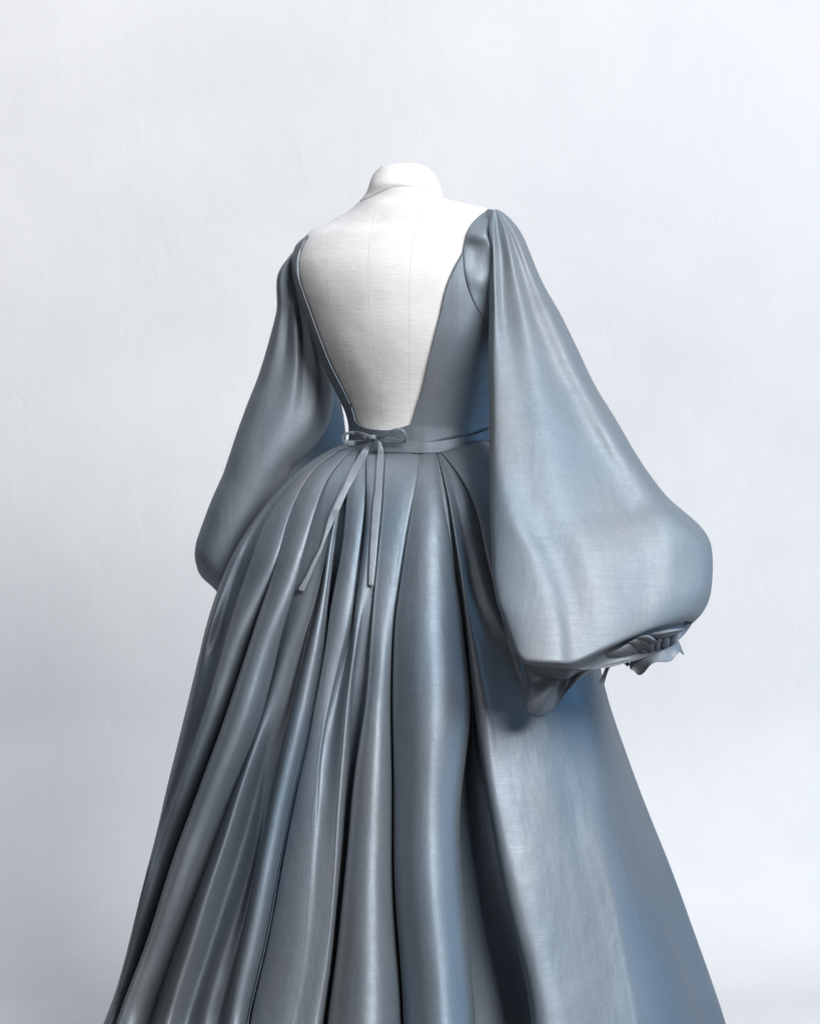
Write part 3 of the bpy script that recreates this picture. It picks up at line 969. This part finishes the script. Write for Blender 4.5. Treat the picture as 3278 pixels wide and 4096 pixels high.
RE = T('R1', 1378, 341, 1372, 400, 1364, 460, 1366, 520, 1377, 600, 1378, 700, 'R4', 168, 500, 168, 700, 160, 900, 163, 1200, 165, 1700, 175, 2039,
       'R5', 178, 400, 190, 640, 215, 800, 270, 940, 310, 1060, 350, 1160, 382, 1184)
RS = T('R4', 262, 88, 290, 115, 340, 165, 375, 230, 410, 310, 450, 420, 480, 490, 530, 590, 590, 680, 640, 780, 700, 900, 760, 1030, 830, 1170, 900, 1290,
       970, 1400, 1040, 1530, 1120, 1660, 1200, 1770, 1300, 1890, 'R5', 1330, 190, 1450, 280, 1530, 370, 1555, 430, 1562, 520, 1560, 620, 1550, 740, 1520, 830,
       1470, 910, 1422, 945)
BODY = bvh_of([BODICE, TORSO])


def on_body(lift):
    """cloth that lies on the bodice near the armhole and runs free inside the sleeve below it"""
    def d(u, v, ycv):
        y = np.array([hit(BODY, a, b, 0, 9) for a, b in zip(u, v)])
        free = ycv + .02
        y = np.where(y > 5, free, y - pchip([p[0] for p in lift], [p[1] for p in lift], np.clip(v, lift[0][0], lift[-1][0])))
        w = np.clip((v - 1270) / 130, 0, 1)
        w = w * w * (3 - 2 * w)
        return y * (1 - w) + free * w
    return d


RL = [
    (T('R1', 1371, 346, 1312, 378, 1266, 430, 1238, 490, 1225, 575, 1230, 680, 1250, 780, 1290, 880, 1330, 950, 1372, 990, 'R4', 190, 900, 200, 1200, 205, 1700,
       'R5', 240, 300, 270, 800, 430, 1184), on_body([(840, .004), (1300, .003)])),
    (T('R1', 1373, 345, 1345, 385, 1318, 430, 1298, 480, 1288, 550, 1292, 650, 1312, 780, 1340, 880, 1362, 950, 1385, 1000, 'R4', 200, 900, 205, 1200, 210, 1700,
       'R5', 250, 300, 280, 800, 440, 1184), on_body([(840, .010), (905, .022), (945, .027), (985, .007), (1060, .004), (1120, .010), (1190, .004), (1300, .004)])),
    (off(RE, (860, -8), (930, -14), (990, 12), (1100, 24), (2600, 24)), on_body([(840, .014), (930, .034), (980, .022), (1060, .012), (1300, .012)])),
    (RE, [(850, .2), (930, .9), (1000, .4), (1300, 0), (2650, 0)]),
    (off(RE, (860, 4), (1000, 10), (1300, 14), (2650, 14)), [(850, .2), (930, 1.0), (1000, 1.0), (1300, .6), (2650, .6)]),
    (T('R4', 192, 61, 192, 200, 196, 450, 203, 700, 203, 1000, 211, 1300, 220, 1600, 250, 1800, 300, 2000, 'R5', 430, 500, 500, 680, 560, 850, 590, 1000, 600, 1192),
     [(840, .2), (1000, 1.2), (1600, .7), (2200, .6), (2650, .5)]),
    (T('R4', 203, 60, 218, 200, 246, 380, 250, 600, 268, 800, 310, 1000, 355, 1300, 410, 1700, 'R5', 450, 200, 540, 450, 630, 650, 680, 900, 695, 1189),
     [(840, .2), (950, -.3), (1200, -.5), (1500, -.1), (1900, .1), (2400, 0), (2650, 0)]),
    (T('R4', 213, 60, 256, 150, 315, 430, 360, 650, 415, 900, 470, 1200, 545, 1600, 620, 1900, 'R5', 690, 300, 790, 600, 850, 800, 885, 1000, 900, 1102),
     [(840, .2), (1000, .7), (1300, .5), (1700, .3), (2650, .4)]),
    (T('R4', 230, 66, 292, 200, 382, 480, 462, 740, 542, 930, 642, 1150, 742, 1350, 882, 1600, 1000, 1850, 'R5', 1085, 280, 1150, 450, 1178, 650, 1140, 850, 1060, 1025),
     [(840, .1), (1000, -.3), (1300, -.6), (1900, -.8), (2300, 0), (2650, .2)]),
    (T('R4', 245, 75, 322, 220, 438, 500, 555, 770, 675, 1040, 795, 1260, 925, 1510, 1095, 1770, 'R5', 1200, 220, 1310, 420, 1345, 640, 1325, 800, 1275, 952),
     [(840, .1), (1100, .3), (2000, .3), (2650, .3)]),
    (T('R4', 255, 82, 335, 195, 447, 460, 575, 735, 690, 965, 818, 1210, 958, 1440, 1105, 1690, 1235, 1870, 'R5', 1320, 260, 1470, 400, 1525, 520, 1500, 680, 1450, 840, 1400, 918),
     [(840, .1), (1200, .4), (2100, .5), (2350, 1.2), (2650, .9)]),
    (RS, 0.0),
]


def right_under(P, nf):
    """below the lit face the cloth turns under, droops, then gathers into the cuff"""
    last = P[-1]
    K = len(last)
    u = 1639 + last[:, 0] * FPX / (last[:, 1] + CAM_D)
    v = 2048 - (last[:, 2] - CAM_Z) * FPX / (last[:, 1] + CAM_D)
    y = last[:, 1]
    droop = np.interp(u, [2050, 2130, 2200, 2280, 2340, 2400, 2700], [8, 42, 56, 52, 22, 0, -6])
    e1 = unproj(u, v + 1, y + .016)
    e2 = unproj(u + 3, v - 8, y + .040)
    e3 = unproj(u + 8, v + droop, y + .075)
    ang = np.empty(K)
    ang[:nf] = np.linspace(math.pi * 1.02, 2 * math.pi, nf)
    ang[nf:] = np.linspace(0, math.pi, K - nf + 2)[1:-1]
    # cuff ring in the picture: centre, half axes, tilt
    cu, cv, hu = 2300 + .3478 * 905, 2400 + .3478 * 560, 92
    cx = np.cos(ang) * hu
    cy = np.sin(ang) * .040
    ring_u = cu + cx
    ring_v = cv - cx * .42 + 6 - np.sin(ang) * 16
    CY = -.285
    q = unproj(ring_u, ring_v, CY + cy)
    e4 = e3 * .45 + q * .55
    e4[:, 2] -= .004
    e5 = e3 * .15 + q * .85
    return [e1, e2, e3, e4, e5, q]


RSLEEVE = sleeve_loft('sleeve', RL, ([0, .12, .3, .6, 1], [-.085, -.10, -.145, -.225, -.31]), ([0, .1, .35, .7, .93, 1], [.012, .035, .052, .065, .07, .07]),
                      RE, RS, right_under, seed=2.0, flat=3.2, turn=.07, amp=.0012)

LS = T('R1', 340, 474, 298, 522, 240, 590, 185, 660, 155, 715, 150, 760, 158, 900, 130, 1030, 90, 1180, 30, 1360, 0, 1430, 'R3', 480, 150, 420, 320, 350, 530, 290, 660,
       240, 780, 200, 900, 165, 990, 142, 1080, 150, 1180, 168, 1228)
LE = T('R1', 362, 470, 300, 545, 285, 600, 290, 700, 310, 820, 350, 950, 395, 1080, 440, 1220, 468, 1320, 478, 1400, 'R3', 1120, 120, 1090, 200, 1000, 330, 900, 440, 810, 560, 740, 680, 640, 850,
       540, 1020, 470, 1200, 430, 1430)
LR = [
    (LS, 0.0),
    (T('R1', 352, 463, 305, 525, 248, 600, 200, 668, 176, 730, 172, 800, 178, 900, 165, 1030, 135, 1180, 85, 1360, 40, 1480, 'R3', 520, 200, 460, 380, 390, 580, 320, 760, 260, 900, 210, 1030, 190, 1130, 200, 1190, 215, 1278),
     [(920, 0), (1150, .6), (1700, .4), (2350, .3)]),
    (T('R1', 354, 464, 310, 530, 256, 610, 220, 680, 210, 760, 215, 850, 220, 950, 215, 1050, 205, 1180, 175, 1360, 130, 1520, 'R3', 620, 200, 560, 400, 480, 620, 390, 820, 320, 980, 270, 1100, 260, 1200, 265, 1325),
     [(920, .2), (1150, -.5), (1300, -.7), (1600, .2), (2350, .3)]),
    (T('R1', 356, 466, 315, 532, 268, 615, 245, 690, 245, 800, 252, 900, 262, 1000, 265, 1100, 268, 1200, 250, 1380, 210, 1540, 'R3', 740, 220, 660, 450, 570, 680, 460, 900, 380, 1060, 330, 1180, 310, 1260, 312, 1372),
     [(920, .1), (1150, -1.4), (1350, .9), (1700, .6), (2350, .2)]),
    (T('R1', 358, 467, 318, 535, 274, 620, 258, 700, 270, 820, 285, 920, 296, 1020, 302, 1120, 304, 1250, 300, 1400, 275, 1560, 'R3', 860, 230, 760, 480, 640, 740, 520, 960, 420, 1120, 370, 1230, 350, 1310, 350, 1400),
     [(920, .1), (1150, -1.6), (1350, -1.1), (1500, -.3), (1800, .3), (2350, .2)]),
    (T('R1', 360, 468, 296, 540, 280, 610, 275, 700, 290, 820, 320, 940, 350, 1060, 375, 1180, 395, 1300, 395, 1420, 370, 1540, 'R3', 980, 220, 870, 460, 740, 700, 590, 940, 490, 1100, 420, 1240, 400, 1330, 395, 1420),
     [(920, 0), (1200, -.6), (1450, .4), (1800, .3), (2350, .2)]),
    (LE, [(920, 0), (1300, -.4), (2350, 0)]),
    (off(LE, (1200, 2), (1500, -14), (2300, -20)), [(920, -.5), (1300, -1.5), (1500, -3), (2350, -3)]),
    (T('R1', 362, 475, 304, 552, 290, 610, 296, 705, 318, 830, 358, 960, 403, 1090, 450, 1220, 492, 1330, 518, 1440, 545, 1580, 556, 1680, 'N', 1340, 1850, 1280, 2000, 1200, 2200, 1100, 2400),
     [(920, -.5), (1300, -1.5), (1500, -5), (2400, -5)]),
]


def left_under(P, nf):
    last = P[-1]
    c = last.mean(0)
    return [last * .97 + c * .03 + np.array([0, .004, -.008]), last * .75 + c * .25 + np.array([0, .01, -.014]), last * .4 + c * .6 + np.array([0, .0, -.005])]


LSLEEVE = sleeve_loft('sleeve', LR, ([0, .1, .3, 1], [.075, .09, .12, .17]), ([0, .1, .3, .7, .95, 1], [.01, .025, .05, .09, .08, .05]), LS, LE, left_under, seed=8.0, dsc=1.0, amp=.0016, lean=-.42, flat=2.6)


# cuff ruffle of the near sleeve
def build_cuff():
    n = 120
    ang = np.linspace(0, 2 * math.pi, n + 1)[:-1]
    cu, cv, hu = 2300 + .3478 * 905, 2400 + .3478 * 560, 92
    rows = []
    for s in np.linspace(0, 1, 12):
        cx = np.cos(ang) * hu * (1 + .10 * s)
        wave = (np.sin(ang * 5 + .6) * 11 + np.sin(ang * 3 + 2) * 6) * s
        u = cu + cx + 10 * s + wave * .3
        v = cv - np.cos(ang) * hu * .42 + 6 - np.sin(ang) * 16 + s * (44 + wave)
        y = -.285 + np.sin(ang) * .040 * (1 + .15 * s) + wave * .0006
        rows.append(unproj(u, v, y))
    P = np.stack(rows)
    o = grid_obj('cuff', P, SILK_PALE, RSLEEVE, wrap=True)
    m = o.modifiers.new('thickness', 'SOLIDIFY')
    m.thickness = .0016
    # drawstring ends
    for A, Bq in ((T('R8', 398, 700, 372, 745, 340, 795, 318, 850, 296, 900, 272, 952), T('R8', 428, 705, 408, 750, 380, 800, 358, 860, 342, 915, 325, 974)),
                  (T('R8', 543, 690, 558, 720, 575, 745, 600, 766), T('R8', 600, 690, 608, 705, 618, 725, 628, 744))):
        strip('drawstring', A, Bq, lambda q, c: -.28 + 0 * q, RSLEEVE, .0010)
    return o


def strip(name, A, Bq, depth, parent, thick=.0005, n=40, crown=.0002):
    """flat ribbon between two measured edges"""
    def resample(L):
        d = np.concatenate([[0], np.cumsum(np.linalg.norm(np.diff(L, axis=0), axis=1))])
        q = np.linspace(0, d[-1], n)
        return np.stack([pchip(d, L[:, 0], q), pchip(d, L[:, 1], q)], 1)
    A, Bq = resample(A), resample(Bq)
    C = (A + Bq) / 2
    yc = depth(np.linspace(0, 1, n), C)
    yc = smooth1(yc, 4)
    cols = []
    for f in np.linspace(0, 1, 6):
        p = A * (1 - f) + Bq * f + (f - .5) * .12 * (Bq - A)
        cols.append(unproj(p[:, 0], p[:, 1], yc - crown * math.sin(math.pi * f)))
    P = np.stack(cols, 1)
    P = crumple(P, .0005, 60, 1.0)
    o = grid_obj(name, P, RIBBON, parent)
    m = o.modifiers.new('thickness', 'SOLIDIFY')
    m.thickness = thick
    m.offset = 0
    return o


CUFF = build_cuff()


def build_gathers():
    """irregular tucks of cloth drawn into the cuff seam, joined into one part"""
    tucks = [  # upper edge, lower edge (measured), depth of the upper and lower edge, bulge
        (T('R8', 330, 640, 480, 570, 600, 500, 700, 450, 800, 410), T('R8', 380, 700, 480, 690, 580, 665, 680, 640, 770, 610), -.345, -.318, .008),
        (T('R8', 590, 500, 660, 470, 720, 445, 790, 470, 870, 512), T('R8', 700, 600, 760, 600, 820, 590, 880, 600, 945, 604), -.352, -.316, .010),
        (T('R8', 715, 436, 770, 420, 830, 405, 890, 440, 955, 482), T('R8', 770, 480, 800, 495, 840, 508, 870, 520, 935, 512), -.362, -.340, .007),
        (T('R8', 860, 395, 960, 370, 1060, 345, 1160, 335, 1262, 338), T('R8', 925, 462, 1000, 448, 1080, 425, 1160, 395, 1250, 358), -.366, -.345, .012),
        (T('R8', 900, 470, 930, 465, 960, 462, 975, 466, 985, 475), T('R8', 905, 615, 930, 608, 955, 600, 972, 592, 990, 585), -.345, -.312, .008),
        (T('R8', 985, 455, 1010, 448, 1040, 440, 1070, 436, 1095, 430), T('R8', 988, 590, 1015, 580, 1045, 565, 1070, 552, 1090, 540), -.345, -.310, .009),
        (T('R8', 1085, 425, 1110, 420, 1130, 412, 1150, 405, 1175, 395), T('R8', 1085, 545, 1105, 535, 1130, 520, 1150, 505, 1172, 480), -.343, -.306, .007),
        (T('R8', 745, 575, 770, 570, 795, 566, 815, 565, 835, 566), T('R8', 745, 645, 770, 642, 795, 638, 815, 636, 838, 632), -.330, -.310, .006),
        (T('R8', 830, 560, 850, 556, 870, 556, 890, 560, 910, 566), T('R8', 838, 634, 858, 630, 878, 626, 895, 622, 912, 614), -.330, -.310, .006),
    ]
    V, F = [], []
    n, m = 26, 14
    for A, Bq, y0, y1, bulge in tucks:
        def rs(L):
            d = np.concatenate([[0], np.cumsum(np.linalg.norm(np.diff(L, axis=0), axis=1))])
            q = np.linspace(0, d[-1], n)
            return np.stack([pchip(d, L[:, 0], q), pchip(d, L[:, 1], q)], 1)
        A, Bq = rs(A), rs(Bq)
        P = np.empty((m + 2, n, 3))
        side = np.sin(np.linspace(0, math.pi, n)) ** .5
        for i, r in enumerate(np.linspace(0, 1, m)):
            p = A * (1 - r) + Bq * r
            P[i + 1] = unproj(p[:, 0], p[:, 1], y0 * (1 - r) + y1 * r + .008 * (1 - side) - bulge * math.sin(math.pi * r) ** .8 * side)
        P[0] = P[1] + np.array([0, .016, 0])
        P[-1] = P[-2] + np.array([0, .016, .002])
        F += grid_faces(m + 2, n, off=len(V))
        V += list(P.reshape(-1, 3))
    mesh_obj('gathers', V, F, SILK_PALE, RSLEEVE)


build_gathers()


def drape(name, top, bottom, ytop, ybot, bulge, ripple, seed):
    """slack cloth hanging between an upper and a lower measured contour"""
    n, m = 70, 30

    def rs(L):
        d = np.concatenate([[0], np.cumsum(np.linalg.norm(np.diff(L, axis=0), axis=1))])
        q = np.linspace(0, d[-1], n)
        return smooth1(np.stack([pchip(d, L[:, 0], q), pchip(d, L[:, 1], q)], 1), 3)
    A, Bq = rs(top), rs(bottom)
    rows = []
    for r in np.linspace(0, 1, m):
        p = A * (1 - r) + Bq * r
        y = ytop * (1 - r) + ybot * r - bulge * math.sin(math.pi * min(1, r * 1.02)) ** .7
        y = y + ripple * r * np.sin(np.linspace(0, 1, n) * 13 + 3 * r + seed) * np.sin(np.linspace(0, math.pi, n))
        rows.append(unproj(p[:, 0], p[:, 1], y + 0 * p[:, 0]))
    for r in (.25, .6, 1):
        p = Bq * (1 - .25 * r) + A * .25 * r
        rows.append(unproj(p[:, 0], p[:, 1], ybot + .012 + .03 * r + 0 * p[:, 0]))
    P = crumple(np.stack(rows), .0012, 20, seed)
    return grid_obj(name, P, SILK, RSLEEVE)


drape('drape', T('R5', 372, 1150, 450, 1160, 550, 1160, 650, 1150, 750, 1140, 850, 1130), T('R5', 366, 1176, 440, 1250, 540, 1277, 640, 1282, 720, 1242, 856, 1188), -.330, -.30, .012, .006, 1.0)
drape('drape', T('R5', 380, 1170, 470, 1190, 560, 1200, 650, 1200, 750, 1180, 840, 1160), T('R5', 378, 1200, 408, 1345, 388, 1440, 402, 1482, 468, 1520, 540, 1488, 640, 1372, 720, 1292, 850, 1196), -.280, -.275, .010, .018, 4.0)

# ------------------------------------------------------------------ bow at the back waist
def build_bow():
    bvh = bvh_of([SKIRT, WAISTBAND, BODICE, TORSO])
    front = hit(bvh, 1490, 1750)
    bow = bpy.data.objects.new('bow', None)
    COL.objects.link(bow)
    bow.parent = DRESS
    f = front
    su = np.linspace(1420, 1720, 31)
    sy = smooth1(np.array([min(hit(bvh, a, b) for b in (1755, 1775, 1795)) for a in su]), 4)

    def lay(*lift):
        """depth in front of the waist, following its curve"""
        return lambda q, c: np.interp(c[:, 0], su, sy) - np.interp(q, np.linspace(0, 1, len(lift)), lift)
    strip('loop', T('S8', 665, 468, 560, 420, 450, 390, 320, 372, 200, 382, 112, 432, 70, 505, 82, 565, 128, 615), T('S8', 660, 540, 530, 530, 425, 470, 300, 425, 215, 425, 155, 470, 122, 525, 128, 570, 146, 612),
          lay(.014, .020, .022, .018, .010), bow)
    strip('loop', T('S8', 125, 548, 250, 560, 400, 566, 520, 560, 640, 530), T('S8', 138, 622, 250, 655, 350, 650, 480, 625, 665, 560), lay(.009, .010, .010, .011, .012), bow)
    strip('loop', T('S8', 735, 465, 850, 440, 960, 398, 1060, 343, 1160, 308, 1245, 312, 1320, 368, 1352, 440, 1372, 520, 1345, 582), T('S8', 800, 535, 880, 492, 980, 435, 1060, 380, 1150, 340, 1225, 350, 1285, 400, 1312, 455, 1325, 515, 1300, 556),
          lay(.016, .020, .022, .020, .012), bow)
    strip('loop', T('S8', 740, 500, 880, 540, 980, 490, 1100, 496, 1200, 540, 1290, 560, 1335, 540), T('S8', 780, 540, 900, 590, 980, 600, 1100, 600, 1200, 606, 1290, 600, 1350, 572), lay(.012, .010, .009, .009, .011), bow)
    # knot: a small wrapped band
    ang = np.linspace(0, 2 * math.pi, 25)[:-1]
    rows = []
    for s in np.linspace(-1, 1, 13):
        r = .0095 * (1 - .35 * abs(s) ** 3) * (.25 if abs(s) == 1 else 1)
        c = unproj(1350 + .2029 * (695 + 8 * s), 1650 + .2029 * (495 + 52 * s), f - .024)
        rows.append(np.stack([c[0] + r * np.cos(ang) * .95, c[1] + r * np.sin(ang) * .8, c[2] + 0 * ang + .0006 * np.sin(ang * 3)], -1))
    grid_obj('knot', np.stack(rows), RIBBON, bow, wrap=True)
    A1 = T('S8', 640, 510, 600, 565, 480, 752, 380, 922, 250, 1152, 100, 1470, 'S1', 1560, 880, 1480, 1060, 1432, 1230, 1380, 1400, 1290, 1580, 1220, 1730, 1125, 1900)
    B1 = T('S8', 735, 530, 720, 565, 625, 722, 562, 882, 480, 1022, 390, 1202, 240, 1470, 'S1', 1602, 970, 1530, 1130, 1462, 1270, 1392, 1460, 1312, 1640, 1262, 1760, 1190, 1920)
    A2 = T('S8', 715, 515, 780, 545, 792, 700, 772, 900, 756, 1150, 742, 1440, 'S2', 470, 800, 450, 1100, 435, 1350, 427, 1580)
    B2 = T('S8', 738, 485, 840, 582, 890, 722, 905, 900, 895, 1100, 872, 1440, 'S2', 545, 800, 520, 1100, 500, 1350, 475, 1590)

    def on(q, c):
        out = []
        for u, v in c:
            out.append(min(hit(bvh, u + e, v, .005) for e in (-9, 0, 9)) if v > 1790 else float(np.interp(u, su, sy)) - .014)
        return np.minimum(smooth1(np.array(out), 6), np.array(out) + .002)
    strip('tail', A1, B1, on, bow, n=90)
    strip('tail', A2, B2, on, bow, n=80)
    return bow


BOW = build_bow()

# ------------------------------------------------------------------ stitched panel seams on the skirt and armhole seam
def skirt_seam(pts, n=120):
    bvh = bvh_of([SKIRT])
    u, v = line_uv(pts, np.linspace(0, 1, n))
    y = smooth1(np.array([hit(bvh, a, b) for a, b in zip(u, v)]), 2)
    tube('seam', unproj(u, v, y), .0007, SILK_THREAD, SKIRT, 5)


skirt_seam(T('S3', 1505, 640, 1480, 850, 1462, 1100, 1445, 1300, 1420, 1500, 1400, 1730, 1380, 1971, 'S5', 1640, 20, 1620, 400, 1595, 800, 1570, 1150, 1540, 1380, 1500, 1560, 1465, 1717))
